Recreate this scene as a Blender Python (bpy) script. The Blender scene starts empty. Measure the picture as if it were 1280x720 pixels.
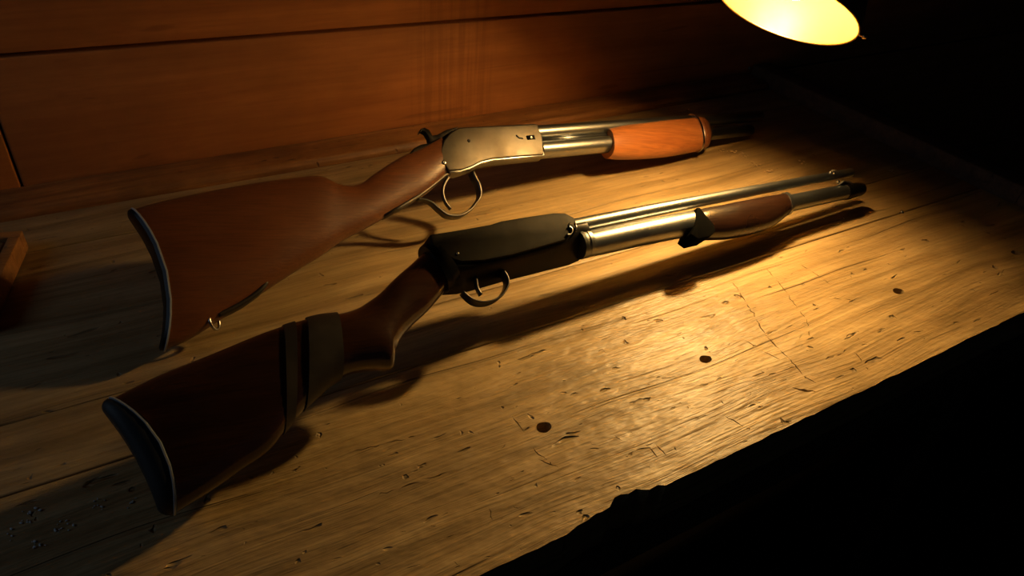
import bpy, bmesh, math, random
from mathutils import Vector, Matrix
random.seed(7)
C = bpy.context.scene.collection
D={'g1': {'org': [0.3723, 0.7581, 0.0839],
 'rot': [[0.99204, 0.03678, -0.12042], [0.05206, 0.75103, 0.65821], [0.11465, -0.65924, 0.74314]],
 'stock': [[-0.3654, -0.0281, -0.363, -0.1727, 0.02], [-0.3386, -0.0224, -0.3385, -0.1672, 0.021], [-0.2908, -0.0159, -0.2986, -0.1498, 0.021], [-0.2398, -0.0107, -0.2532, -0.13, 0.0205], [-0.1948, -0.0082, -0.2174, -0.114, 0.019], [-0.1669, -0.0087, -0.1892, -0.1025, 0.0175], [-0.146, -0.0207, -0.1623, -0.0891, 0.015], [-0.1239, -0.0228, -0.1356, -0.0799, 0.0135], [-0.0943, -0.0079, -0.1019, -0.0671, 0.0125], [-0.0613, 0.0075, -0.0724, -0.0551, 0.012], [-0.0308, 0.0183, -0.0393, -0.0428, 0.012], [0.001, 0.0305, 0.003, -0.0173, 0.012]],
 'face': [[0.0356, 0.038], [0.0963, 0.0373], [0.1518, 0.037], [0.1515, 0.0286], [0.1535, 0.0188], [0.1465, -0.0083], [0.1068, -0.0078], [0.0647, -0.0081], [0.0468, -0.0102], [0.0279, -0.0165], [0.0128, -0.0197], [-0.0056, -0.0192], [-0.0104, -0.0068], [-0.0087, 0.0083], [0.0001, 0.0221], [0.0122, 0.0314], [0.0259, 0.0374]],
 'tubeU': [[0.1609, 0.0298, 0.0093], [0.2857, 0.0315, 0.0093], [0.4627, 0.0332, 0.0095], [0.6751, 0.0336, 0.0098]],
 'tubeL': [[0.1579, 0.0019, 0.0114], [0.267, 0.0002, 0.0138]],
 'fore': [[0.2793, 0.0264, 0.2709, -0.0166, 0.017], [0.3061, 0.0303, 0.2947, -0.0203, 0.0185], [0.348, 0.0323, 0.3343, -0.0227, 0.019], [0.3995, 0.0355, 0.3846, -0.0232, 0.0185], [0.4378, 0.0367, 0.424, -0.0214, 0.0175], [0.4683, 0.0383, 0.4617, -0.0186, 0.0165]],
 'band': [[0.4668, 0.0427, 0.4615, -0.0187, 0.0165]],
 'lever': [[-0.0541, -0.0492], [-0.0458, -0.0506], [-0.0372, -0.0553], [-0.0314, -0.0623], [-0.0265, -0.0682], [-0.0213, -0.0736], [-0.0141, -0.0761], [-0.0052, -0.0772], [0.0021, -0.0759], [0.0129, -0.0717], [0.0221, -0.0651], [0.0303, -0.0582], [0.035, -0.0509], [0.0365, -0.0388], [0.0343, -0.0308], [0.0327, -0.0205]],
 'trigger': [[-0.0013, -0.0231], [-0.0109, -0.0321], [-0.0161, -0.0413], [-0.0175, -0.0499], [-0.0164, -0.0575], [-0.0123, -0.0666]],
 'hammer': [[-0.0266, 0.0372], [-0.0239, 0.0426], [-0.0177, 0.0445], [-0.0119, 0.0408], [-0.0097, 0.0329], [-0.0026, 0.0336], [0.0121, 0.0395], [0.0322, 0.043], [0.0212, 0.0345], [0.0073, 0.024], [-0.0061, 0.0182], [-0.017, 0.02], [-0.0163, 0.0299], [-0.0185, 0.0378], [-0.0224, 0.0403]],
 'tang': [[-0.0503, 0.0092], [-0.0417, 0.0162], [-0.0303, 0.0209], [-0.0186, 0.0223], [-0.0005, 0.029], [-0.0005, 0.0212], [-0.0256, 0.014], [-0.0455, 0.0067]],
 'ltang': [[-0.1126, -0.0725], [-0.1055, -0.0765], [-0.0805, -0.0693], [-0.052, -0.0601], [-0.0243, -0.046], [-0.0054, -0.0327], [0.0002, -0.0222], [-0.0102, -0.0256], [-0.041, -0.0454], [-0.071, -0.0548]],
 'swivel': [-0.3163, -0.1544],
 'swivel2': [-0.2662, -0.137],
 'screws': [[0.0356, 0.0188], [-0.0091, -0.008]],
 'slot': [[0.1146, 0.0187], [0.1329, 0.014]]},
 'g2': {'org': [0.2702, 0.5386, 0.0884],
 'rot': [[0.99765, 0.01766, -0.06613], [0.02435, 0.81132, 0.5841], [0.06396, -0.58434, 0.80898]],
 'stock': [[-0.3112, -0.0533, -0.2874, -0.1517, 0.02], [-0.276, -0.0439, -0.2617, -0.1442, 0.0215], [-0.2379, -0.0374, -0.2364, -0.1358, 0.022], [-0.1969, -0.0298, -0.212, -0.1276, 0.022], [-0.1684, -0.0263, -0.1915, -0.1132, 0.022], [-0.143, -0.0249, -0.1619, -0.0945, 0.022], [-0.1215, -0.027, -0.1314, -0.0828, 0.0215], [-0.1059, -0.0258, -0.1032, -0.0852, 0.021], [-0.0927, -0.0215, -0.0902, -0.0881, 0.02], [-0.0788, -0.0156, -0.0827, -0.0751, 0.0185], [-0.0635, -0.0064, -0.0715, -0.0628, 0.017], [-0.0502, 0.001, -0.0566, -0.0526, 0.0155], [-0.0381, 0.0071, -0.0358, -0.0417, 0.0145], [-0.0224, 0.016, -0.0103, -0.0251, 0.0145]],
 'pad': [[-0.3184, -0.0532, -0.2934, -0.1508, 0.017], [-0.3159, -0.0519, -0.2918, -0.1513, 0.0195], [-0.3112, -0.0533, -0.2874, -0.1517, 0.02]],
 'face': [[-0.016, 0.0282], [-0.0077, 0.028], [0.0235, 0.0273], [0.0525, 0.0272], [0.0667, 0.0289], [0.1033, 0.0283], [0.1325, 0.0273], [0.1464, 0.025], [0.1555, 0.0176], [0.1557, 0.0107], [0.1453, 0.0018], [0.1334, -0.0057], [0.1023, -0.0079], [0.0646, -0.0102], [0.0312, -0.0099], [0.0069, -0.0064], [-0.0002, -0.0028], [-0.008, 0.0049], [-0.0177, 0.0172]],
 'under': [[-0.0078, -0.0116], [-0.0153, -0.0326], [0.0001, -0.0369], [0.023, -0.0367], [0.0607, -0.0342], [0.1112, -0.0329], [0.1459, -0.0314], [0.1647, -0.0264], [0.1742, -0.0055], [0.0807, 0.0119], [0.003, 0.0083]],
 'tubeU': [[0.158, 0.0129, 0.0076], [0.2622, 0.0147, 0.0071], [0.4547, 0.0206, 0.0058], [0.6065, 0.0142, 0.0057], [0.6665, 0.013, 0.0053]],
 'tubeL': [[0.1562, -0.0109, 0.0148], [0.173, -0.0106, 0.0145], [0.2499, -0.0111, 0.0149], [0.3271, -0.0125, 0.0161]],
 'fore': [[0.3244, -0.0036, 0.3211, -0.0276, 0.01], [0.3489, 0.003, 0.3321, -0.0336, 0.015], [0.3848, 0.0027, 0.3676, -0.0401, 0.017], [0.4051, 0.0029, 0.3895, -0.0419, 0.0175], [0.4363, 0.0026, 0.4241, -0.0426, 0.017], [0.4769, 0.0024, 0.4623, -0.0393, 0.015], [0.5067, 0.0014, 0.5017, -0.0271, 0.012]],
 'tubeE': [[0.4944, -0.0143, 0.0123], [0.6181, -0.0145, 0.0113], [0.6844, -0.0174, 0.0101]],
 'knob': [[0.3, -0.0272], [0.3149, -0.0214], [0.3366, -0.0014], [0.3432, -0.0188], [0.334, -0.0399], [0.3107, -0.0387]],
 'guard': [[0.0035, -0.0324], [0.0073, -0.0394], [0.0125, -0.0449], [0.0204, -0.0485], [0.0313, -0.0492], [0.0419, -0.0463], [0.0513, -0.0394], [0.0557, -0.0332], [0.0566, -0.0261], [0.055, -0.0203]],
 'trigger': [[0.0227, -0.018], [0.0219, -0.025], [0.0203, -0.0317], [0.0217, -0.04]],
 'collar': [[-0.0234, 0.0214, -0.0121, -0.028, 0.017], [-0.0141, 0.0254, 0.0046, -0.0189, 0.019]],
 'screw': [[0.0055, 0.0031]],
 'lever': [[0.1317, -0.0017], [0.1431, 0.0049], [0.1559, 0.0094], [0.1596, 0.0029], [0.1622, -0.0034]],
 'sight': [[0.6139, 0.0179]],
 'ring': [[0.6263, -0.0031], [0.6437, -0.0147]]},
 'pts': {'h1': [0.2919, 0.3743],
 'h2': [0.5005, 0.3805],
 'h3': [0.8162, 0.3714],
 'h4': [1.06, 0.3594],
 'n1': [1.0033, 0.5023],
 'box_c': [-0.1103, 0.928],
 'box_l': [-0.1333, 0.932],
 'box_f': [-0.1348, 0.8258],
 'box_e': [-0.1062, 0.8799]},
 'scr': [[0.6323, 0.4769, 0.6125, 0.4255], [0.6125, 0.4255, 0.5919, 0.3802], [0.5919, 0.3802, 0.5861, 0.3427], [0.5861, 0.3427, 0.5784, 0.3102], [0.6965, 0.4807, 0.6779, 0.427], [0.6779, 0.427, 0.6592, 0.3839], [0.661, 0.3831, 0.6384, 0.3584], [0.7458, 0.4688, 0.747, 0.4176], [0.4597, 0.3082, 0.4697, 0.2835], [0.6201, 0.3223, 0.6502, 0.3211], [0.6502, 0.3211, 0.6582, 0.3233], [0.6632, 0.3164, 0.6524, 0.2899], [0.5629, 0.3861, 0.5748, 0.3438], [0.2686, 0.3576, 0.275, 0.3338], [0.2659, 0.3434, 0.279, 0.3268], [0.3748, 0.3103, 0.3736, 0.295], [0.3886, 0.3003, 0.3874, 0.2955], [0.579, 0.314, 0.581, 0.2996], [0.1245, 0.371, 0.1888, 0.3669], [0.1231, 0.4245, 0.1808, 0.4169], [0.202, 0.3184, 0.2005, 0.306], [0.723, 0.3975, 0.7486, 0.3822], [0.9176, 0.3142, 0.9471, 0.3158], [0.272, 0.3999, 0.2728, 0.3716], [0.3662, 0.3113, 0.3657, 0.2968], [0.2355, 0.5617, 0.2881, 0.5715], [0.7853, 0.4214, 0.7842, 0.418], [0.471, 0.327, 0.4707, 0.3209], [0.5432, 0.3311, 0.5901, 0.3294]],
 'box': {'c': [-0.1047, 0.8816],
 'l': [-0.1266, 0.8854],
 'f': [-0.128, 0.7877]},
 'notch': [[0.2434, 0.2663], [0.2593, 0.27], [0.2701, 0.2706], [0.2797, 0.2727], [0.2849, 0.2719], [0.2938, 0.2727], [0.3034, 0.2789], [0.3104, 0.2791], [0.3172, 0.2766], [0.326, 0.2778], [0.3305, 0.2746], [0.3362, 0.2717], [0.3459, 0.2726]],
 'splint': [[0.8952, 0.7718], [0.9067, 0.7608], [0.9154, 0.7508], [0.9132, 0.7356], [0.9062, 0.7195], [0.909, 0.706], [0.909, 0.6848], [0.9932, 0.6849], [1.1126, 0.5998], [0.8925, 0.522]],
 'specks': [[-0.1218, 0.4726], [-0.1209, 0.468], [-0.0742, 0.4644], [-0.0736, 0.459], [-0.0486, 0.4506], [-0.0992, 0.4521], [-0.1172, 0.4439], [-0.0972, 0.4494], [-0.1338, 0.4602], [-0.1025, 0.4513], [-0.1148, 0.4396], [-0.1183, 0.4816]],
 'R': [[0.864031, -0.243939, 0.440391], [-0.498331, -0.538713, 0.679305], [0.071536, -0.806401, -0.587026]]}
S = 0.5          # metres per camera height above the bench top (z = 0 is the bench top)
FLOOR = -0.82

# ---------------------------------------------------------------- helpers
def tag(o, label=None, cat=None, group=None, kind=None):
    if label: o['label'] = label
    if cat: o['category'] = cat
    if group: o['group'] = group
    if kind: o['kind'] = kind
    return o
def obj(name, bm, m, parent=None, smooth=False, bevel=0, sub=0, recalc=True):
    if recalc: bmesh.ops.recalc_face_normals(bm, faces=bm.faces)
    me = bpy.data.meshes.new(name); bm.to_mesh(me); bm.free()
    o = bpy.data.objects.new(name, me); C.objects.link(o)
    if m: me.materials.append(m)
    if smooth:
        for p in me.polygons: p.use_smooth = True
    if parent: o.parent = parent
    if bevel:
        b = o.modifiers.new('bevel', 'BEVEL'); b.width = bevel; b.segments = 3; b.limit_method = 'ANGLE'; b.angle_limit = math.radians(35)
        b.harden_normals = False
        for p in me.polygons: p.use_smooth = True
    if sub:
        s = o.modifiers.new('sub', 'SUBSURF'); s.levels = sub; s.render_levels = sub
    return o
def autosmooth(o, ang=35):
    me = o.data
    me.set_sharp_from_angle(angle=math.radians(ang))
def thing(name, label, cat, mat=None, group=None):
    o = bpy.data.objects.new(name, None); C.objects.link(o); o.empty_display_size = .05
    if mat is not None: o.matrix_world = mat
    return tag(o, label, cat, group)
def box(bm, x0, x1, y0, y1, z0, z1):
    v = [bm.verts.new((x, y, z)) for z in (z0, z1) for y in (y0, y1) for x in (x0, x1)]
    for f in ((0,2,3,1),(4,5,7,6),(0,1,5,4),(2,6,7,3),(0,4,6,2),(1,3,7,5)):
        bm.faces.new([v[i] for i in f])
def prism(bm, pts, z0, z1):
    a = [bm.verts.new((p[0], p[1], z0)) for p in pts]; b = [bm.verts.new((p[0], p[1], z1)) for p in pts]
    n = len(pts)
    bm.faces.new(a[::-1]); bm.faces.new(b)
    for i in range(n): bm.faces.new((a[i], a[(i+1)%n], b[(i+1)%n], b[i]))
def rings(bm, R, cap=True):
    V = [[bm.verts.new(p) for p in r] for r in R]; n = len(R[0])
    for a, b in zip(V, V[1:]):
        for i in range(n): bm.faces.new((a[i], a[(i+1)%n], b[(i+1)%n], b[i]))
    if cap == 'strip':            # caps that follow a curved end: strips across the mirrored ring
        for r_, fl in ((V[0], True), (V[-1], False)):
            for i in range(n//2):
                q = [r_[i], r_[i+1], r_[(n-i-1) % n], r_[(n-i) % n]]; u = []
                for v in q:
                    if v not in u: u.append(v)
                bm.faces.new(u[::-1] if fl else u)
    elif cap:
        bm.faces.new(V[0][::-1]); bm.faces.new(V[-1])
    return V
def section(T, B, b, n=28, e=2.3, bulge=0.0, infl=0.0, w0=0.0):
    """closed ring through T (top) and B (bottom) of the profile, half thickness b"""
    T = Vector(T); B = Vector(B); m = (T+B)/2; d = (T-B)/2; a = d.length + infl; d.normalize(); t = Vector((d.y, -d.x))
    out = []
    for i in range(n):
        th = 2*math.pi*i/n; c, s = math.cos(th), math.sin(th)
        pc = math.copysign(abs(c)**(2/e), c); ps = math.copysign(abs(s)**(2/e), s)
        p = m + d*a*pc + t*bulge*(1-pc*pc)
        out.append((p.x, p.y, (b+infl)*ps + w0))
    return out
def cat_interp(P, k=4):
    """Catmull-Rom refinement of a list of equal-length tuples"""
    out = []
    n = len(P)
    for i in range(n-1):
        p0 = P[max(i-1,0)]; p1 = P[i]; p2 = P[i+1]; p3 = P[min(i+2,n-1)]
        for j in range(k):
            t = j/k
            out.append(tuple(.5*((2*b)+(-a+c)*t+(2*a-5*b+4*c-d)*t*t+(-a+3*b-3*c+d)*t**3) for a,b,c,d in zip(p0,p1,p2,p3)))
    out.append(tuple(P[-1])); return out
def loft(P, e=2.3, k=4, bulge=0.0, infl=0.0, endr=None):
    bm = bmesh.new(); Q = cat_interp(P, k); R = []
    N = len(Q)
    for i, q in enumerate(Q):
        bl = bulge*max(0, 1-i/(N*.45))**1.5
        ee = e(i/(N-1)) if callable(e) else e
        R.append(section(q[0:2], q[2:4], q[4], e=ee, bulge=bl, infl=infl))
    rings(bm, R, 'strip'); return bm
def round_tube(bm, P, n=28, cap=True):
    """tube along u; P = (u, v, w, r)"""
    R = [[(u, v + r*math.cos(2*math.pi*i/n), w + r*math.sin(2*math.pi*i/n)) for i in range(n)] for (u, v, w, r) in P]
    rings(bm, R, cap)
def ribbon(bm, pts, th, hw, w0=0.0, closed=False):
    """strip following a 2-D path, thickness th in the profile plane, half width hw across it (th, hw may be lists)"""
    n = len(pts); R = []
    for i, p in enumerate(pts):
        a = Vector(pts[max(i-1,0)]); b = Vector(pts[min(i+1,n-1)]); t = (b-a).normalized(); nn = Vector((-t.y, t.x)); p = Vector(p)
        h = (th[i] if isinstance(th, list) else th)/2; w = hw[i] if isinstance(hw, list) else hw
        r = []
        for (s, q) in ((1,.7),(.7,1),(-.7,1),(-1,.7),(-1,-.7),(-.7,-1),(.7,-1),(1,-.7)):
            o = p + nn*h*s; r.append((o.x, o.y, w*q + w0))
        R.append(r)
    rings(bm, R)
def lathe(bm, prof, n=48, cap0=False, cap1=False):
    """profile (r, z) about local z"""
    V = []
    for r, z in prof: V.append([bm.verts.new((r*math.cos(2*math.pi*i/n), r*math.sin(2*math.pi*i/n), z)) for i in range(n)])
    for a, b in zip(V, V[1:]):
        for i in range(n): bm.faces.new((a[i], a[(i+1)%n], b[(i+1)%n], b[i]))
    if cap0: bm.faces.new(V[0][::-1])
    if cap1: bm.faces.new(V[-1])
def torus(bm, R, r, M=Matrix(), n=48, m=12):
    V = [[bm.verts.new(M @ Vector(((R+r*math.cos(2*math.pi*j/m))*math.cos(2*math.pi*i/n), (R+r*math.cos(2*math.pi*j/m))*math.sin(2*math.pi*i/n), r*math.sin(2*math.pi*j/m)))) for j in range(m)] for i in range(n)]
    for i in range(n):
        a, b = V[i], V[(i+1)%n]
        for j in range(m): bm.faces.new((a[j], b[j], b[(j+1)%m], a[(j+1)%m]))
def frame_mat(org, rot):
    u, v, w = [Vector(x) for x in rot]
    M = Matrix((u, v, w)).transposed().to_4x4(); M.translation = Vector(org); return M

# ---------------------------------------------------------------- materials
class NT:
    def __init__(s, name):
        s.m = bpy.data.materials.new(name); s.m.use_nodes = True; s.t = s.m.node_tree
        s.b = s.t.nodes['Principled BSDF']; s.out = s.t.nodes['Material Output']
    def n(s, ty, **kw):
        nd = s.t.nodes.new(ty)
        for k, v in kw.items(): setattr(nd, k, v)
        return nd
    def l(s, a, b): s.t.links.new(a, b)
    def set(s, nd, i, v):
        if hasattr(v, 'bl_idname') or isinstance(v, bpy.types.NodeSocket): s.l(v, nd.inputs[i])
        else: nd.inputs[i].default_value = v
    def math(s, op, a, b=0.0, c=0.0, clamp=False):
        nd = s.n('ShaderNodeMath', operation=op, use_clamp=clamp)
        s.set(nd, 0, a); s.set(nd, 1, b); s.set(nd, 2, c); return nd.outputs[0]
    def vmath(s, op, a, b=(0,0,0)):
        nd = s.n('ShaderNodeVectorMath', operation=op); s.set(nd, 0, a); s.set(nd, 1, b)
        return nd.outputs['Value'] if op in ('DOT_PRODUCT','LENGTH','DISTANCE') else nd.outputs[0]
    def map(s, vec, scale, loc=(0,0,0), rot=(0,0,0)):
        nd = s.n('ShaderNodeMapping'); s.l(vec, nd.inputs[0]); nd.inputs['Scale'].default_value = scale; nd.inputs['Location'].default_value = loc
        nd.inputs['Rotation'].default_value = rot
        return nd.outputs[0]
    def noise(s, vec, scale, detail=4, rough=.55, dist=0):
        nd = s.n('ShaderNodeTexNoise'); s.l(vec, nd.inputs['Vector'])
        nd.inputs['Scale'].default_value = scale; nd.inputs['Detail'].default_value = detail; nd.inputs['Roughness'].default_value = rough; nd.inputs['Distortion'].default_value = dist
        return nd.outputs[0]
    def ramp(s, fac, stops):
        nd = s.n('ShaderNodeValToRGB'); s.l(fac, nd.inputs[0]); e = nd.color_ramp.elements
        while len(e) < len(stops): e.new(.5)
        for el, (p, c) in zip(e, stops):
            el.position = p; el.color = (*c, 1) if isinstance(c, tuple) else (c, c, c, 1)
        return nd.outputs[0]
    def mix(s, fac, a, b, mode='MIX'):
        nd = s.n('ShaderNodeMix', data_type='RGBA', blend_type=mode)
        s.set(nd, 0, fac)
        for i, v in ((6, a), (7, b)):
            if isinstance(v, tuple): nd.inputs[i].default_value = (*v, 1)
            else: s.l(v, nd.inputs[i])
        return nd.outputs[2]
    def bump(s, h, strength, dist, normal=None):
        nd = s.n('ShaderNodeBump'); s.l(h, nd.inputs['Height']); nd.inputs['Strength'].default_value = strength; nd.inputs['Distance'].default_value = dist
        if normal is not None: s.l(normal, nd.inputs['Normal'])
        return nd.outputs[0]
def rough_wood(name, dark, mid, light, seed=0.0, axis='X', marks=0.0, scratches=(), stain=.35, rough=.5, bumpk=1.0, spec=.4, saw=0.0, specks=()):
    t = NT(name); tc = t.n('ShaderNodeTexCoord'); co = tc.outputs['Object']
    v = t.map(co, (1,1,1), (seed*1.7, seed*.9, seed*.3), (0,0,0) if axis == 'X' else (0,0,math.pi/2))
    warp = t.noise(t.map(v, (1.2, 4, 4)), 1.6, 2)
    wv = t.vmath('ADD', v, t.vmath('MULTIPLY', t.n('ShaderNodeCombineXYZ').outputs[0], (0,0,0)))
    cmb = t.n('ShaderNodeCombineXYZ'); t.l(t.math('MULTIPLY', t.math('SUBTRACT', warp, .5), .06), cmb.inputs[1])
    wv = t.vmath('ADD', v, cmb.outputs[0])
    g1 = t.noise(t.map(wv, (1.3, 26, 26)), 2.0, 5, .6)          # broad rings
    g2 = t.noise(t.map(wv, (5, 160, 120)), 2.0, 3, .6)          # fibres
    g3 = t.noise(t.map(v, (3, 4, 4)), 2.0, 4, .6)               # blotches
    col = t.ramp(g1, [(.32, dark), (.5, mid), (.68, light)])
    col = t.mix(t.ramp(g2, [(.3, .55), (.55, 0.0)]), col, dark)
    col = t.mix(t.math('MULTIPLY', t.ramp(g3, [(.42, 0.0), (.68, 1.0)]), stain), col, tuple(c*.45 for c in dark))
    h = t.math('ADD', t.math('MULTIPLY', g1, .5), t.math('MULTIPLY', g2, .5))
    lines = t.noise(t.map(wv, (.9, 75, 40), (3.1,0,0)), 1.6, 2, .5)
    crk = t.ramp(lines, [(.66, 0.0), (.72, 1.0)])
    col = t.mix(t.math('MULTIPLY', crk, .3), col, tuple(c*.35 for c in dark))
    h = t.math('SUBTRACT', h, t.math('MULTIPLY', crk, .5))
    if saw:
        sw = t.noise(t.map(v, (110, 2.5, 3)), 1.5, 2, .5, .2)
        sx = t.n('ShaderNodeSeparateXYZ'); t.l(co, sx.inputs[0]); sm = t.ramp(t.math('DIVIDE', t.math('ABSOLUTE', t.math('SUBTRACT', sx.outputs[0], .52)), .25), [(.2, 1.0), (.6, .12)])
        sw = t.math('MULTIPLY', sw, sm)
        col = t.mix(t.math('MULTIPLY', t.ramp(sw, [(.42, 0.0), (.6, 1.0)]), saw), col, tuple(c*.6 for c in dark))
        h = t.math('SUBTRACT', h, t.math('MULTIPLY', sw, saw*1.2))
    if marks:
        d1 = t.noise(t.map(v, (30, 95, 20)), 1.0, 2, .5, .4); k1 = t.ramp(d1, [(.69, 0.0), (.76, 1.0)])
        d2 = t.noise(t.map(v, (70, 60, 20), (0,0,0), (0,0,.6)), 1.0, 2, .5); k2 = t.ramp(d2, [(.72, 0.0), (.78, 1.0)])
        k = t.math('MAXIMUM', k1, k2)
        col = t.mix(t.math('MULTIPLY', k, marks), col, tuple(c*.25 for c in dark))
        h = t.math('SUBTRACT', h, t.math('MULTIPLY', k, 1.2))
        lump = t.noise(t.map(v, (18, 40, 20)), 1.0, 3, .6)
        h = t.math('ADD', h, t.math('MULTIPLY', lump, 1.6))
    t.l(col, t.b.inputs['Base Color'])
    r = t.math('ADD', t.math('MULTIPLY', g2, .25), rough-.12); t.l(r, t.b.inputs['Roughness'])
    t.b.inputs['Specular IOR Level'].default_value = spec
    t.l(t.bump(h, .9*bumpk, .0022), t.b.inputs['Normal'])
    return t.m
def stock_wood(name, dark, light, rough=.3, seed=0.0, coat=.25):
    t = NT(name); tc = t.n('ShaderNodeTexCoord'); v = t.map(tc.outputs['Object'], (1,1,1), (seed, seed*.4, 0), (0,0,.12))
    g = t.noise(t.map(v, (3, 38, 38)), 2, 5, .6, .3); f = t.noise(t.map(v, (14, 300, 300)), 2, 2, .5); b = t.noise(v, 9, 3)
    col = t.ramp(g, [(.3, dark), (.7, light)])
    col = t.mix(t.ramp(f, [(.35, .35), (.55, 0.0)]), col, tuple(c*.5 for c in dark))
    col = t.mix(t.ramp(b, [(.45, 0.0), (.75, .4)]), col, tuple(c*.6 for c in dark))
    t.l(col, t.b.inputs['Base Color'])
    t.l(t.math('ADD', t.math('MULTIPLY', b, .18), rough-.08), t.b.inputs['Roughness'])
    t.b.inputs['Coat Weight'].default_value = coat; t.b.inputs['Coat Roughness'].default_value = .18
    t.l(t.bump(t.math('ADD', g, f), .25, .0008), t.b.inputs['Normal'])
    return t.m
def metal(name, col, rough, metallic=1.0, wear=None, bump=.15, scale=60, spec=.5):
    t = NT(name); tc = t.n('ShaderNodeTexCoord'); v = tc.outputs['Object']
    a = t.noise(v, scale*.35, 5, .65); b = t.noise(t.map(v, (1,4,4)), scale*3, 3, .6)
    c = t.mix(t.ramp(a, [(.35, 0.0), (.7, 1.0)]), col, wear or tuple(x*.6 for x in col))
    t.l(c, t.b.inputs['Base Color']); t.b.inputs['Metallic'].default_value = metallic
    t.l(t.math('ADD', t.math('MULTIPLY', t.math('SUBTRACT', a, .5), .25), rough, clamp=True), t.b.inputs['Roughness'])
    t.b.inputs['Specular IOR Level'].default_value = spec
    t.l(t.bump(b, bump, .0005), t.b.inputs['Normal'])
    return t.m
def emit(name, col, strength):
    t = NT(name); t.b.inputs['Base Color'].default_value = (*col, 1); t.b.inputs['Emission Color'].default_value = (*col, 1); t.b.inputs['Emission Strength'].default_value = strength
    return t.m

DK, MD, LT = (.21,.135,.055), (.35,.235,.105), (.46,.325,.155)
M = {}
M['front_plank'] = rough_wood('worn_front_plank_wood', DK, MD, LT, 1.3, marks=.38, rough=.43, bumpk=1.4)
for i in range(4): M['plank%d'%i] = rough_wood('worn_plank_wood_%d'%i, DK, MD, LT, 3.1+2.3*i, marks=.45, rough=.5, bumpk=.7)
M['wall'] = rough_wood('wall_board_wood', (.34,.125,.036), (.41,.155,.045), (.47,.18,.054), 9.0, marks=.0, stain=.3, rough=.6, bumpk=.2, spec=.25, saw=.35)
M['batten'] = rough_wood('batten_wood', (.17,.068,.02), (.30,.13,.04), (.40,.19,.06), 14.0, marks=.5, stain=.8, rough=.55, bumpk=.7)
M['dark_wood'] = rough_wood('dark_rail_wood', (.05,.03,.015), (.09,.05,.025), (.13,.075,.035), 17.0, marks=.3, rough=.6)
M['box_wood'] = rough_wood('box_wood', (.2,.09,.03), (.33,.15,.05), (.42,.2,.07), 21.0, marks=.2, rough=.5)
M['stock1'] = stock_wood('oiled_walnut_stock', (.115,.036,.012), (.155,.052,.017), .36, 0.3)
M['fore1'] = stock_wood('oiled_walnut_forend', (.24,.075,.02), (.42,.15,.04), .30, 1.1)
M['stock2'] = stock_wood('dark_walnut_stock', (.022,.008,.004), (.055,.020,.008), .22, 2.0, .7)
M['fore2'] = stock_wood('dark_varnished_forend', (.009,.0035,.002), (.02,.007,.003), .27, 4.0, .2)
M['lever'] = metal('brown_steel', (.13,.12,.11), .42, wear=(.08,.07,.065), bump=.02)
M['receiver1'] = metal('worn_nickel_receiver', (.13,.118,.10), .5, wear=(.085,.073,.058), bump=.03)
M['steel'] = metal('worn_blued_steel', (.32,.33,.34), .34, wear=(.24,.25,.25), bump=.0)
M['blued'] = metal('dark_blued_steel', (.020,.018,.015), .6, wear=(.012,.011,.009), bump=.03)
M['black'] = metal('black_iron', (.02,.02,.02), .42, wear=(.035,.03,.028), bump=.03)
M['bright'] = metal('bright_steel', (.62,.6,.56), .25, bump=.02)
M['edge'] = metal('pale_highlight_edge', (.62,.66,.70), .5, metallic=.6, bump=.0)  # pale tone stands in for the cool highlight along the butt edges
M['rubber'] = metal('black_rubber', (.012,.012,.013), .55, metallic=0, wear=(.02,.02,.021), bump=.03, spec=.35)
M['matte_black'] = metal('matte_black_iron', (.002,.002,.002), .9, metallic=0, bump=.0, spec=.02)
M['leather'] = metal('dark_leather', (.010,.007,.005), .5, metallic=0, wear=(.018,.012,.008), bump=.05, scale=120)
M['shade_out'] = metal('enamelled_shade_outside', (.05,.04,.03), .4, metallic=0, bump=.05)
M['shade_in'] = metal('brassy_shade_inside', (.62,.44,.075), .4, metallic=0, wear=(.56,.39,.06), bump=.01)
M['rimwire'] = metal('shade_rim', (.8,.55,.25), .35, bump=.05)
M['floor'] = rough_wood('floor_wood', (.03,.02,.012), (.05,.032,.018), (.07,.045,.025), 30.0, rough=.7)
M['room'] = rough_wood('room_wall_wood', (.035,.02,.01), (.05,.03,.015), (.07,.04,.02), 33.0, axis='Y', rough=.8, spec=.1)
M['chip'] = metal('pale_wood_chips', (.5,.36,.2), .6, metallic=0)
M['fleck'] = metal('grey_white_flecks', (.55,.6,.62), .5, metallic=0)
M['bulb'] = emit('glowing_bulb', (1.0,.59,.21), 430)

# ---------------------------------------------------------------- room
X0, X1, XR = -1.2, 1.205, 3.4
WY = 1.025
def slab(name, x0, x1, y0, y1, z0, z1, m):
    bm = bmesh.new(); box(bm, x0, x1, y0, y1, z0, z1); return tag(obj(name, bm, m), kind='structure')
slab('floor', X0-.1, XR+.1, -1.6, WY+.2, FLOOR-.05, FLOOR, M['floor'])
slab('ceiling', X0-.1, XR+.1, -1.6, WY+.2, 1.5, 1.55, M['room'])
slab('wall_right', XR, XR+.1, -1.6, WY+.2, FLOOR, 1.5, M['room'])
slab('wall_left', X0-.1, X0, -.45, WY+.2, FLOOR, 1.5, M['room'])
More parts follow.
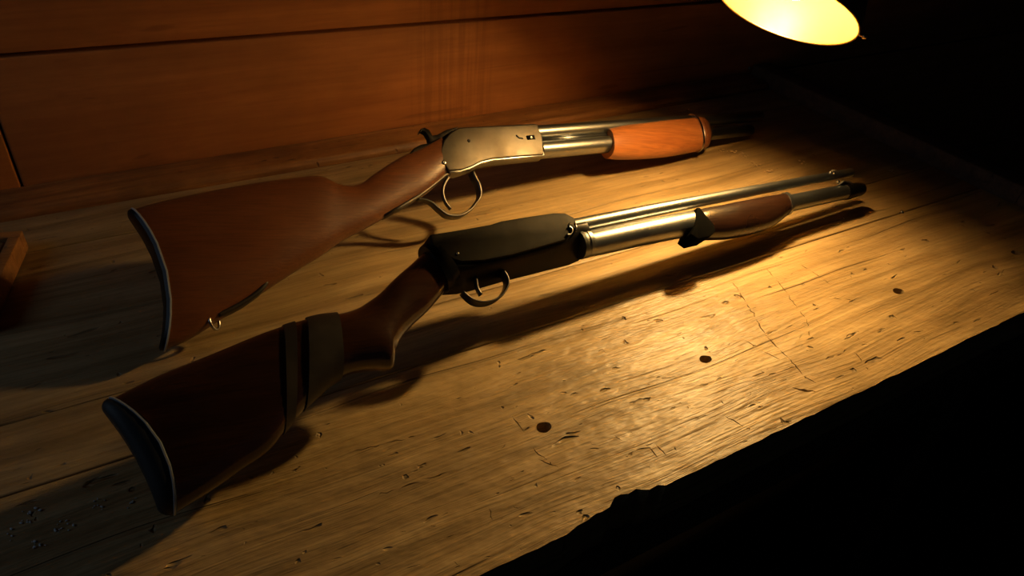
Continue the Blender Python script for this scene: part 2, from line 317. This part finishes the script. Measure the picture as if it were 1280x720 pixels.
# back wall: boards laid one above the other with open joints
bm = bmesh.new()
zs = [FLOOR, -.35, .006, .178, .52, .86, 1.2, 1.5]
for i in range(len(zs)-1):
    cuts = [X0, XR] if i != 2 else [X0, -.1045, XR]
    for a, b in zip(cuts, cuts[1:]):
        g = .0022; z0, z1 = zs[i]+g, zs[i+1]-g
        # the joints drop slightly to the right
        sl = -.009 if i in (2,3) else 0
        v = []
        for y in (WY, WY+.03):
            for (x, z, k) in ((a+.0015, z0, sl if i == 3 else 0), (b-.0015, z0, sl if i == 3 else 0), (b-.0015, z1, sl if i == 2 else 0), (a+.0015, z1, sl if i == 2 else 0)):
                v.append(bm.verts.new((x, y, z + k*(x+.1)/.7 if k else z)))
        bm.faces.new(v[0:4]); bm.faces.new(v[4:8][::-1])
        for j in range(4): bm.faces.new((v[j], v[(j+1)%4], v[4+(j+1)%4], v[4+j]))
box(bm, X0, XR, WY+.05, WY+.1, FLOOR, 1.5)
tag(obj('wall_back', bm, M['wall'], bevel=.0025), kind='structure')

# ---------------------------------------------------------------- workbench
bench = thing('workbench', 'heavy old plank workbench with nail holes and a scratched front plank', 'workbench', Matrix.Translation((.3, .6, FLOOR)))
inv = bench.matrix_world.inverted()
def bpart(name, bm, m, bevel=.0022):
    bmesh.ops.transform(bm, matrix=inv, verts=bm.verts)
    return obj(name, bm, m, bench, bevel=bevel)
def shift_tex(o): return o
BX0 = -.62
ed = [(.2705, .5012), (.5040, .5875), (.589, .8745), (.8762, .9588)]
# front plank: ragged front edge with a chipped notch, drilled holes
nt = sorted([tuple(p) for p in D['notch']])
fr = []
x = BX0
while x < X1:
    if not (nt[0][0]-.004 < x < nt[-1][0]+.004): fr.append((x, .2655 + .0086*x + .0004*math.sin(x*17)+random.uniform(-.0007,.0007)))
    x += .012
fr += nt; fr.sort(); fr.append((X1, .276))
bm = bmesh.new(); prism(bm, fr + [(X1, .5012), (BX0, .5012)], -.048, 0)
bmesh.ops.transform(bm, matrix=inv, verts=bm.verts)
fp = obj('plank', bm, M['front_plank'], bench)
cb = bmesh.new()
for i, (k, r) in enumerate((('h1', .0092), ('h2', .0085), ('h3', .0088), ('h4', .0085))):
    x, y = D['pts'][k]; a = 2*math.pi/18
    prism(cb, [(x + r*(.85+.05*math.sin(a*2*j+i))*math.cos(a*j), y + r*(.7+.05*math.cos(a*3*j+i))*math.sin(a*j)) for j in range(18)], -.022, .01)
# gouges and scratches: ragged V-shaped nicks
def nick(p, q, w, d):
    p = Vector(p); q = Vector(q); t = q-p; L = t.length; t.normalize(); n_ = Vector((-t.y, t.x)); k = max(3, int(L/.004)); up = []; dn = []; mid = []
    for i in range(k+1):
        f = i/k; c = p.lerp(q, f) + n_*random.gauss(0, .0007); h = w*(.15+math.sin(math.pi*f)**.6)*random.uniform(.6, 1.15)
        up.append(cb.verts.new((*(c+n_*h), .002))); dn.append(cb.verts.new((*(c-n_*h), .002))); mid.append(cb.verts.new((*c, -d*(.3+math.sin(math.pi*f)))))
    for i in range(k):
        cb.faces.new((up[i], up[i+1], dn[i+1], dn[i])); cb.faces.new((up[i+1], up[i], mid[i], mid[i+1])); cb.faces.new((dn[i], dn[i+1], mid[i+1], mid[i]))
    cb.faces.new((up[0], dn[0], mid[0])); cb.faces.new((up[k], mid[k], dn[k]))
for i, (x0, y0, x1, y1) in enumerate(D['scr']):
    a = Vector((x0, y0)); b_ = Vector((x1, y1)); L = (b_-a).length; f = 0.0
    while f < 1 and L > 0:
        g = min(1, f + random.uniform(.012, .03)/L)
        nick(a.lerp(b_, f), a.lerp(b_, g), .0013 if i < 4 else .0010, .0022)
        f = g + random.uniform(.0005, .003 if i < 4 else .008)/L
for k in range(85):
    x = random.uniform(-.1, 1.15); y = random.uniform(.285, .495); an = random.choice((.05, .1, -1.1, -.9, .3)) + random.gauss(0, .15); L = random.uniform(.003, .011)
    nick((x, y), (x+L*math.cos(an), y+L*math.sin(an)), random.uniform(.0004, .0009), random.uniform(.0005, .0012))
nick((.553, .3065), (.5715, .2905), .0022, .005)
bmesh.ops.transform(cb, matrix=inv, verts=cb.verts)
cut = obj('cutter', cb, None); cut.parent = bench
bpy.context.view_layer.update()
md = fp.modifiers.new('holes', 'BOOLEAN'); md.object = cut; md.operation = 'DIFFERENCE'; md.solver = 'EXACT'; md.use_self = True
bpy.context.view_layer.update()
me = bpy.data.meshes.new_from_object(fp.evaluated_get(bpy.context.evaluated_depsgraph_get()))
fp.modifiers.clear(); fp.data = me
bpy.data.objects.remove(cut)
b = fp.modifiers.new('bevel', 'BEVEL'); b.width = .0014; b.segments = 2; b.limit_method = 'ANGLE'; b.angle_limit = math.radians(50)
for i, (y0, y1) in enumerate(ed[1:]):
    bm = bmesh.new(); prism(bm, [(BX0, y0), (X1, y0), (X1, y1), (BX0, y1)], -.048, -.0006*(i%2))
    bpart('plank', bm, M['plank%d'%i])
# raised batten along the wall, chamfered
bm = bmesh.new()
pf = [(.9622, -.048), (.9622, .004), (.968, .0105), (1.0225, .0125), (1.0225, -.048)]
R = [[(x, y, z) for (y, z) in pf] for x in (BX0, -.085, X1)]
rings(bm, R); bpart('back_batten', bm, M['batten'], .003)
bm = bmesh.new()
box(bm, X1+.001, X1+.05, .262, 1.02, -.06, .03); bpart('end_rail', bm, M['dark_wood'], .004)
bm = bmesh.new(); box(bm, BX0+.05, X1-.03, .30, .34, -.17, -.05); bpart('apron', bm, M['dark_wood'], .003)
bm = bmesh.new(); box(bm, BX0+.05, X1-.03, .94, .98, -.17, -.05); bpart('apron', bm, M['dark_wood'], .003)
for x in (BX0+.06, X1-.13):
    for y in (.345, .855):
        bm = bmesh.new(); box(bm, x, x+.08, y, y+.08, FLOOR, -.05); bpart('leg', bm, M['dark_wood'], .004)

# ---------------------------------------------------------------- lever action rifle
G = D['g1']
r1 = thing('lever_action_rifle', 'lever-action rifle with a nickel receiver and loop lever, lying nearer the wall', 'rifle', frame_mat(G['org'], G['rot']))
ee = lambda s: 3.2 - 1.0*min(1, s*1.6)
o = obj('stock', loft(G['stock'], e=ee, k=5, bulge=.016), M['stock1'], r1, smooth=True); autosmooth(o, 50)
# curved butt plate: dark plate with a pale edge ring coloured as its highlight
P0 = G['stock'][0]; T = Vector(P0[0:2]); B = Vector(P0[2:4])
bm = bmesh.new()
R = [section(T+Vector((s,.0008)), B+Vector((s,-.0008)), P0[4]+q, e=3.2, bulge=.016, infl=q) for s, q in ((-.0048,-.004), (-.0042,-.0008), (-.0016,.0003))]
rings(bm, R, 'strip'); o = obj('butt_plate', bm, M['black'], r1, smooth=True); autosmooth(o, 40)
bm = bmesh.new()
R = [section(T+Vector((s,.0004)), B+Vector((s,-.0004)), P0[4], e=3.2, bulge=.016, infl=q) for s, q in ((-.0016,.0), (-.0014,.0016), (.0002,.0016), (.0004,0))]
rings(bm, R, 'strip'); o = obj('butt_plate_edge', bm, M['edge'], r1, smooth=True); autosmooth(o, 40)
tag(o, 'pale edge ring of the butt plate, coloured as its highlight')
# receiver
bm = bmesh.new(); prism(bm, G['face'], -.012, .012); obj('receiver', bm, M['receiver1'], r1, bevel=.0016)
bm = bmesh.new(); prism(bm, [(.002,.020),(.018,.0345),(.03,.0395),(.150,.0390),(.152,.020),(.150,-.0098),(.066,-.0105),(.046,-.013),(.028,-.019),(.010,-.0225),(-.004,-.0215),(.0,.0)], -.0095, .0095)
obj('receiver_frame', bm, M['steel'], r1, bevel=.0015)
def disc(bm, u, v, w, r, h, n=20):
    R = [[(u + q*math.cos(2*math.pi*i/n), v + q*math.sin(2*math.pi*i/n), w + z) for i in range(n)] for q, z in ((r, -h), (r, h*.4), (r*.75, h), (r*.3, h*.7))]
    rings(bm, R)
for (u, v), rr in zip(G['screws'], (.0024, .0026)):
    bm = bmesh.new(); disc(bm, u, v, .012, rr, .0009); o = obj('screw', bm, M['black'] if rr < .0025 else M['bright'], r1, smooth=True)
bm = bmesh.new()
(su, sv), (tu, tv) = G['slot']
ribbon(bm, [(su-.004, sv+.0035), (su-.001, sv-.0005), (su+.005, sv-.002)], .0016, .0010, .012)
ribbon(bm, [(tu-.006, tv+.0035), (tu, tv+.0038), (tu+.0065, tv+.0035)], .0062, .0011, .012)
obj('loading_gate', bm, M['black'], r1, smooth=True)
bm = bmesh.new(); disc(bm, tu+.0005, tv+.0036, .0132, .0022, .0009); obj('screw', bm, M['bright'], r1, smooth=True)
# barrel and magazine tube
bm = bmesh.new(); round_tube(bm, [(.15,.0293,0,.0102), (.30,.0312,0,.0101), (.46,.0330,0,.0098), (.64,.0345,0,.0094), (.64,.0345,0,.0075), (.62,.0345,0,.006)])
o = obj('barrel', bm, M['steel'], r1, smooth=True); autosmooth(o)
bm = bmesh.new(); round_tube(bm, [(.15,.0035,0,.0125), (.40,.0050,0,.0125), (.462,.0065,0,.0095), (.60,.010,0,.0092), (.604,.010,0,.0075)])
o = obj('magazine_tube', bm, M['steel'], r1, smooth=True); autosmooth(o)
bm = bmesh.new(); round_tube(bm, [(.15,.0178,.002,.0022), (.28,.0187,.002,.0022)], 12)
obj('rod', bm, M['steel'], r1, smooth=True)
o = obj('forend', loft(G['fore'], e=2.4, k=4), M['fore1'], r1, smooth=True); autosmooth(o, 50)
bm = bmesh.new(); q = G['band'][0]
R = [section((q[0]+s, q[1]+.0), (q[2]+s, q[3]-.0), q[4], e=2.2, infl=f) for s, f in ((-.0018,0), (-.0018,.0020), (.0018,.0020), (.0018,0))]
rings(bm, R); o = obj('barrel_band', bm, M['bright'], r1, smooth=True); autosmooth(o, 40)
bm = bmesh.new(); R = [section((q[0]+s, q[1]-.002-f*.3), (q[2]+s, q[3]+.002+f*.6), q[4]-f*.3, e=2.2) for s, f in ((.003,0), (.02,.004), (.03,.02))]
rings(bm, R); o = obj('forend_tip', bm, M['stock1'], r1, smooth=True)
# lever, trigger, hammer, tangs
lv = cat_interp([tuple(p) for p in G['lever']], 3); n = len(lv)
bm = bmesh.new(); ribbon(bm, lv, [.0028+.0022*math.sin(math.pi*min(1, i/(n*.6)))+(.0015 if i > n*.8 else 0) for i in range(n)], [.004+.0025*min(1, i/(n*.5)) for i in range(n)])
obj('lever', bm, M['lever'], r1, smooth=True)
bm = bmesh.new(); tr = cat_interp([tuple(p) for p in G['trigger']], 3); ribbon(bm, tr, [.0042-.0022*i/len(tr) for i in range(len(tr))], .003)
obj('trigger', bm, M['lever'], r1, smooth=True)
bm = bmesh.new(); prism(bm, G['hammer'], -.0045, .0045); obj('hammer', bm, M['black'], r1, bevel=.0011)
bm = bmesh.new(); prism(bm, G['tang'], -.006, .006); obj('upper_tang', bm, M['black'], r1, bevel=.0015)
bm = bmesh.new(); ribbon(bm, [(-.104,-.0655), (-.080,-.0570), (-.052,-.0455), (-.028,-.0330), (-.008,-.0215), (.012,-.0165)], .005, .0065)
obj('lower_tang', bm, M['lever'], r1, smooth=True)
# sling swivel under the stock
su, sv = G['swivel']
def loc2(u, v, w=0): return Vector((u, v, w))
bm = bmesh.new(); torus(bm, .0085, .0016, Matrix.Translation((su+.002, sv-.001, .006)) @ Matrix.Rotation(.9, 4, 'Y'), 24, 8)
ribbon(bm, [(su-.010, sv+.004), (su+.012, sv+.010)], .004, .006, 0)
obj('sling_swivel', bm, M['bright'], r1, smooth=True)
bm = bmesh.new(); ribbon(bm, cat_interp([(su+.006, sv+.004), (su+.020, sv+.008), (su+.036, sv+.014), (su+.052, sv+.0225), (su+.060, sv+.030)], 4), .0055, .010, .003)
obj('sling_strap', bm, M['leather'], r1, smooth=True)

# ---------------------------------------------------------------- pump action shotgun
G = D['g2']
r2 = thing('pump_action_shotgun', 'pump-action shotgun with dark receiver and pistol grip stock, lying nearer the camera', 'shotgun', frame_mat(G['org'], G['rot']))
ee2 = lambda s: 3.0 - .8*min(1, s*1.5)
o = obj('stock', loft(G['stock'], e=ee2, k=5, bulge=.014), M['stock2'], r2, smooth=True); autosmooth(o, 50)
P0 = G['stock'][0]; T = Vector(P0[0:2]); B = Vector(P0[2:4])
bm = bmesh.new()
R = [section(T+Vector((s,0)), B+Vector((s,0)), P0[4], e=3.0, bulge=bg, infl=q) for s, q, bg in ((-.0105,-.006,.004), (-.0098,-.0035,.0045), (-.0075,-.0008,.007), (-.0042,.0008,.013), (-.0030,.0002,.014))]
rings(bm, R, 'strip'); o = obj('butt_pad', bm, M['rubber'], r2, smooth=True); tag(o, 'black rubber butt pad')
bm = bmesh.new()
R = [section(T+Vector((s,0)), B+Vector((s,0)), P0[4], e=3.0, bulge=.014, infl=q) for s, q in ((-.0030,.0), (-.0028,.0017), (-.0014,.0017), (-.0010,0))]
rings(bm, R, 'strip'); o = obj('pad_spacer', bm, M['edge'], r2, smooth=True); autosmooth(o, 40)  # pale spacer ring, its colour imitating the highlight line beside the pad
# leather cuff on the comb
Q = cat_interp(G['stock'], 5)
def cuff(i0, i1, infl, name, m, lip=True):
    bm = bmesh.new(); R = []
    for i in range(i0, i1+1):
        R.append(section(Q[i][0:2], Q[i][2:4], Q[i][4], e=ee2(i/(len(Q)-1)), infl=(infl if i0 < i < i1 else 0.0) ))
    R2 = [R[0]] + [section(Q[i0][0:2], Q[i0][2:4], Q[i0][4], e=ee2(i0/(len(Q)-1)), infl=infl)] + R[1:-1] + [section(Q[i1][0:2], Q[i1][2:4], Q[i1][4], e=ee2(i1/(len(Q)-1)), infl=infl)] + [R[-1]]
    rings(bm, R2); o = obj(name, bm, m, r2, smooth=True); autosmooth(o, 40); return o
cuff(23, 29, .0018, 'leather_cuff', M['leather'])
cuff(19, 21, .0014, 'leather_strap', M['leather'])
# receiver with top face plate and lower housing
bm = bmesh.new(); prism(bm, G['face'], -.015, .017); obj('receiver', bm, M['blued'], r2, bevel=.0016)
us = [-.012, .004, .02, .058, .084, .109, .146, .160, .172]
va = [-.007, -.0105, -.0118, -.0118, -.0105, -.0090, -.0005, .003, -.003]; vb = [-.0275, -.0300, -.0300, -.0280, -.0275, -.0270, -.0262, -.024, -.018]
bm = bmesh.new()
ring = lambda vv, w, tp: [(u, v, w) for u, v in zip(us, vv)] + [(u, tp, w) for u in us[::-1]]
rings(bm, [ring([v+.001 for v in va], .0150, .010), ring([a*.75+b*.25 for a, b in zip(va, vb)], .011, .013), ring([a*.25+b*.75 for a, b in zip(va, vb)], -.005, .013), ring(vb, -.012, .013), ring([v+.002 for v in vb], -.015, .011)])
obj('receiver_housing', bm, M['black'], r2, bevel=.003)
cl = G['collar']
bm = bmesh.new()
R = [section(c[0:2], c[2:4], c[4], e=2.4, infl=q) for c, q in ((cl[0],-.001), (cl[0],.0012), ([cl[0][j]*.6+cl[1][j]*.4 for j in range(5)],.002), ([cl[0][j]*.55+cl[1][j]*.45 for j in range(5)],-.0005), ([cl[0][j]*.3+cl[1][j]*.7 for j in range(5)],.0), (cl[1],.0))]
rings(bm, R); o = obj('collar', bm, M['black'], r2, smooth=True); autosmooth(o, 50)
bm = bmesh.new(); disc(bm, G['screw'][0][0], G['screw'][0][1], .017, .0016, .0008); obj('screw', bm, M['bright'], r2, smooth=True)
bm = bmesh.new(); disc(bm, .147, .0085, .0168, .0042, .0010); obj('screw', bm, M['blued'], r2, smooth=True)
# side latch: a small bright bow at the front of the receiver
bm = bmesh.new(); ribbon(bm, cat_interp([(.137,-.0002), (.141,-.0010), (.145,.0018), (.146,.0058), (.143,.0085)], 4), .0016, .0014, .0178)
ribbon(bm, [(.150,.001), (.153,.006), (.1535,.0115)], .0014, .0012, .0168)
obj('side_latch', bm, M['bright'], r2, smooth=True)
# barrel nut, barrel, magazine
bm = bmesh.new(); round_tube(bm, [(.158,-0.0084,0,.013), (.158,-0.0084,0,.0167), (.1615,-0.0084,0,.0172), (.1625,-0.0084,0,.0162), (.1655,-0.0084,0,.0162), (.1665,-0.0084,0,.0170), (.171,-0.0084,0,.0168), (.173,-0.0084,0,.015)])
o = obj('barrel_nut', bm, M['steel'], r2, smooth=True); autosmooth(o)
bm = bmesh.new(); round_tube(bm, [(.15,0.0136,0,.0086), (.27,0.0143,0,.0080), (.46,0.0141,0,.0070), (.664,0.0132,0,.0062), (.6642,0.0132,0,.0062), (.6642,0.0132,0,.0048), (.64,0.0132,0,.004)])
o = obj('barrel', bm, M['steel'], r2, smooth=True); autosmooth(o)
bm = bmesh.new(); round_tube(bm, [(.16,-0.0101,0,.0152), (.25,-0.0106,0,.0152), (.335,-0.0119,0,.0155), (.3352,-0.0119,0,.010), (.48,-0.0132,0,.0118), (.55,-0.0134,0,.0113), (.628,-0.0137,0,.0110)])
o = obj('magazine_tube', bm, M['steel'], r2, smooth=True); autosmooth(o)
bm = bmesh.new(); round_tube(bm, [(.628,-0.0137,0,.0118), (.640,-0.0139,0,.0120), (.641,-0.0139,0,.0108), (.662,-0.0143,0,.0104), (.669,-0.0143,0,.0090), (.672,-0.0143,0,.005)])
o = obj('magazine_cap', bm, M['black'], r2, smooth=True); autosmooth(o)
bm = bmesh.new(); ribbon(bm, [(.622,.0205), (.630,.0195), (.636,.0135)], .0025, .004)
ribbon(bm, [(.618,-.003), (.624,-.0015), (.634,-.004), (.640,-.009)], .0022, .005, .007)
obj('muzzle_clamp', bm, M['steel'], r2, smooth=True)
bm = bmesh.new(); disc(bm, .6145, .0170, .005, .0024, .0022); disc(bm, .6185, .0142, .0065, .0018, .0018); obj('front_sight', bm, M['bright'], r2, smooth=True)
bm = bmesh.new(); disc(bm, .6165, .0005, .008, .0024, .0020); obj('screw', bm, M['bright'], r2, smooth=True)
o = obj('pump_forend', loft(G['fore'], e=2.2, k=4), M['fore2'], r2, smooth=True); autosmooth(o, 50)
bm = bmesh.new(); q = G['fore'][-1]
R = [section((q[0]+s, q[1]), (q[2]+s, q[3]), q[4], e=2.2, infl=f) for s, f in ((-.003,0), (-.003,.0012), (.002,.0014), (.003,0))]
rings(bm, R); o = obj('forend_ring', bm, M['steel'], r2, smooth=True); autosmooth(o, 40)
bm = bmesh.new(); prism(bm, [(.306,-.030),(.318,-.0205),(.3335,.0015),(.338,.0010),(.343,-.012),(.3485,-.024),(.346,-.033),(.334,-.0380),(.313,-.0380)], -.012, .0165)
obj('forend_stop', bm, M['matte_black'], r2, bevel=.0015)
gd = cat_interp([tuple(p) for p in G['guard']], 3)
bm = bmesh.new(); ribbon(bm, gd, .0024, [.0052+.0028*math.sin(math.pi*i/len(gd)) for i in range(len(gd))]); obj('trigger_guard', bm, M['lever'], r2, smooth=True)
bm = bmesh.new(); tr = cat_interp([tuple(p) for p in G['trigger']], 3); ribbon(bm, tr, .003, .003, .002); obj('trigger', bm, M['lever'], r2, smooth=True)

# ---------------------------------------------------------------- lamp
B0 = Vector((1.498, 1.200, .628))*S
ax = Vector((-0.52880, -0.20718, -0.82307)).normalized()
RR, OFF = .0870, .0310
zq = ax; xq = Vector((0,0,1)).cross(ax).normalized(); yq = zq.cross(xq)
LM = Matrix((xq, yq, zq)).transposed().to_4x4(); LM.translation = B0 + ax*OFF
lamp = thing('hanging_lamp', 'lit lamp with a round yellow-lined metal shade tilted over the bench', 'lamp', LM)
prof = [(RR, 0), (.0865, -.006), (.0845, -.019), (.079, -.037), (.068, -.055), (.053, -.069), (.038, -.078), (.0245, -.082), (.022, -.086)]
bm = bmesh.new(); lathe(bm, [(r-.0012, z) for r, z in prof], 64); o = obj('shade_lining', bm, M['shade_in'], lamp, smooth=True)
bm = bmesh.new(); lathe(bm, prof, 64); o = obj('lamp_shade', bm, M['shade_out'], lamp, smooth=True)
bm = bmesh.new(); torus(bm, RR-.0004, .0013); obj('shade_rim', bm, M['rimwire'], lamp, smooth=True)
bm = bmesh.new(); lathe(bm, [(.006,-.075), (.0235,-.076), (.0245,-.090), (.0245,-.118), (.020,-.126), (.006,-.130)], 32, True, True); obj('socket', bm, M['shade_out'], lamp, smooth=True)
# bulb and its neck
bm = bmesh.new(); bmesh.ops.create_uvsphere(bm, u_segments=32, v_segments=16, radius=.017); bmesh.ops.translate(bm, verts=bm.verts, vec=(0,0,-OFF))
obj('bulb', bm, M['bulb'], lamp, smooth=True)
bm = bmesh.new(); lathe(bm, [(.012,-.044), (.012,-.055), (.0115,-.080)], 24, True, True); obj('bulb_base', bm, M['bright'], lamp, smooth=True)
# thumb knob on the rim
th = math.radians(345.8245927455176)
kd = Vector((math.cos(th), math.sin(th), 0))
bm = bmesh.new(); Km = Matrix.Translation(kd*(RR+.003)) @ kd.to_track_quat('Z', 'Y').to_matrix().to_4x4()
lathe(bm, [(.0012,-.003), (.0012,.001), (.0026,.0015), (.0030,.004), (.0022,.0065), (.0005,.007)], 16, True, True)
bmesh.ops.transform(bm, matrix=Km, verts=bm.verts); obj('rim_knob', bm, M['rimwire'], lamp, smooth=True)
# stem: elbow behind the socket, then straight up to the ceiling
wi = LM.inverted(); p0 = Vector((0,0,-.125)); wp = LM @ p0
path = [p0, Vector((0,0,-.15)), wi @ (LM @ Vector((0,0,-.17)) + Vector((0,0,.02))), wi @ (LM @ Vector((0,0,-.175)) + Vector((0,0,.06))), wi @ Vector(((LM @ Vector((0,0,-.175))).x, (LM @ Vector((0,0,-.175))).y, 1.5))]
bm = bmesh.new(); R = []
for i, p in enumerate(path):
    t_ = (path[min(i+1, len(path)-1)] - path[max(i-1, 0)]).normalized(); q_ = t_.to_track_quat('Z', 'Y')
    R.append([p + q_ @ Vector((.006*math.cos(2*math.pi*k/16), .006*math.sin(2*math.pi*k/16), 0)) for k in range(16)])
rings(bm, R); obj('stem', bm, M['shade_out'], lamp, smooth=True)

# small fittings belong to the part that carries them
for root in (r1, r2, lamp):
    kids = list(root.children); base = lambda n: next(k for k in kids if k.name.split('.')[0] == n)
    for k in kids:
        carrier = {'screw': 'receiver', 'loading_gate': 'receiver', 'side_latch': 'receiver', 'butt_plate_edge': 'butt_plate', 'pad_spacer': 'butt_pad', 'front_sight': 'barrel',
                   'leather_strap': 'leather_cuff', 'shade_lining': 'lamp_shade', 'shade_rim': 'lamp_shade', 'rim_knob': 'lamp_shade', 'bulb_base': 'bulb'}.get(k.name.split('.')[0])
        if carrier: k.parent = base(carrier)

# ---------------------------------------------------------------- small things
# corner of a shallow wooden tray at the left
bx = D['box']; c = Vector(bx['c']); f = (Vector(bx['f'])-c); f.normalize(); l = Vector((f.y, -f.x)); 
if l.x > 0: l = -l
tray = thing('wooden_tray', 'corner of a small wooden tray at the left edge of the bench', 'tray', Matrix(((-l.x, -f.x, 0, c.x), (-l.y, -f.y, 0, c.y), (0, 0, 1, 0), (0, 0, 0, 1))))
W_, D_ = .20, .16
for nm, b in (('side_panel', (-W_, 0, -.012, 0, .001, .025)), ('side_panel', (-W_, 0, -D_, -D_+.012, .001, .025)), ('side_panel', (-.012, 0, -D_+.0125, -.0125, .001, .025)), ('side_panel', (-W_, -W_+.012, -D_+.0125, -.0125, .001, .025)), ('tray_lid', (-W_+.016, -.016, -D_+.016, -.016, .001, .021))):
    bm = bmesh.new(); box(bm, *b); obj(nm, bm, M['box_wood'], tray, bevel=.0012)
# nails
def nail(x, y, z, rot, r, label, L=.02):
    bm = bmesh.new(); lathe(bm, [(.0004,-L), (r*.4,-L*.9), (r*.4,-.001), (r,0), (r,.0012), (r*.6,.0022)], 14, True, True)
    o = obj('nail', bm, M['bright'], smooth=True); o.location = (x, y, z); o.rotation_euler = rot; return tag(o, label, 'nail')
x, y = D['pts']['n1']; nail(x, y, .0008, (.5, .3, 0), .0034, 'bright nail head at the right end of the long plank seam')
nail(1.202, WY-.002, .022, (math.pi/2, 0, 0), .0025, 'small nail head in the dark back wall beyond the rifle muzzle')
# crumbs of wood and pale flecks nobody could count
def crumbs(name, pts, m, r0, r1, spread, per, label, cat):
    bm = bmesh.new()
    for (x, y) in pts:
        for k in range(per):
            r = random.uniform(r0, r1); cx, cy = x+random.gauss(0, spread), y+random.gauss(0, spread)
            q = bmesh.ops.create_icosphere(bm, subdivisions=1, radius=r)
            sx, sy = random.uniform(.7, 1.6), random.uniform(.5, 1); an = random.uniform(0, 3); ca, sa = math.cos(an), math.sin(an)
            for v in q['verts']:
                a, b_ = v.co.x*sx*random.uniform(.7,1.2), v.co.y*sy; v.co = Vector((cx+a*ca-b_*sa, cy+a*sa+b_*ca, max(.0004, v.co.z*.5+r*.4+.0004)))
    return tag(obj(name, bm, m), label, cat, kind='stuff')
crumbs('wood_splinters', D['splint'], M['chip'], .0009, .0028, .004, 6, 'tiny pale wood splinters scattered past the rifle forend', 'splinters')
crumbs('pale_flecks', D['specks'], M['fleck'], .0005, .0013, .0035, 4, 'tiny grey-white flecks scattered on the bench beside the shotgun butt', 'flecks')

# ---------------------------------------------------------------- light and camera
w = bpy.data.worlds.new('World'); bpy.context.scene.world = w; w.use_nodes = True
w.node_tree.nodes['Background'].inputs[0].default_value = (.55, .75, 1.0, 1); w.node_tree.nodes['Background'].inputs[1].default_value = .006
# extra spot added in front of the bulb to brighten the bench below
sl = bpy.data.lights.new('added_lamp_spot', 'SPOT'); sl.energy = 13; sl.color = (1.0,.66,.24); sl.spot_size = math.radians(134); sl.spot_blend = 1.0; sl.shadow_soft_size = .015
so = bpy.data.objects.new('added_lamp_spot', sl); C.objects.link(so); so.location = B0 + ax*.020
so.rotation_euler = (Vector((.60, .50, 0)) - so.location).to_track_quat('-Z', 'Y').to_euler()
la = bpy.data.lights.new('daylight', 'AREA'); la.shape = 'RECTANGLE'; la.size = .7; la.size_y = .8; la.energy = 1.3; la.color = (.55, .75, 1.0)
lo = bpy.data.objects.new('daylight', la); C.objects.link(lo); lo.location = (-1.1, .68, .62)
lo.rotation_euler = (Vector((.1, .62, 0)) - lo.location).to_track_quat('-Z', 'Y').to_euler()
cam = bpy.data.cameras.new('camera'); co = bpy.data.objects.new('camera', cam); C.objects.link(co)
cam.sensor_width = 36; cam.lens = 902.668/1280*36; cam.clip_start = .01
Rm = D['R']   # rows: world axes in camera axes (right, down, forward)
cm = Matrix(((Rm[0][0], -Rm[0][1], -Rm[0][2], 0), (Rm[1][0], -Rm[1][1], -Rm[1][2], 0), (Rm[2][0], -Rm[2][1], -Rm[2][2], S), (0,0,0,1)))
co.matrix_world = cm
sc = bpy.context.scene; sc.camera = co
sc.view_settings.view_transform = 'Standard'; sc.view_settings.look = 'None'; sc.view_settings.gamma = 1; sc.view_settings.use_curve_mapping = False
sc.view_settings.exposure = 0.0
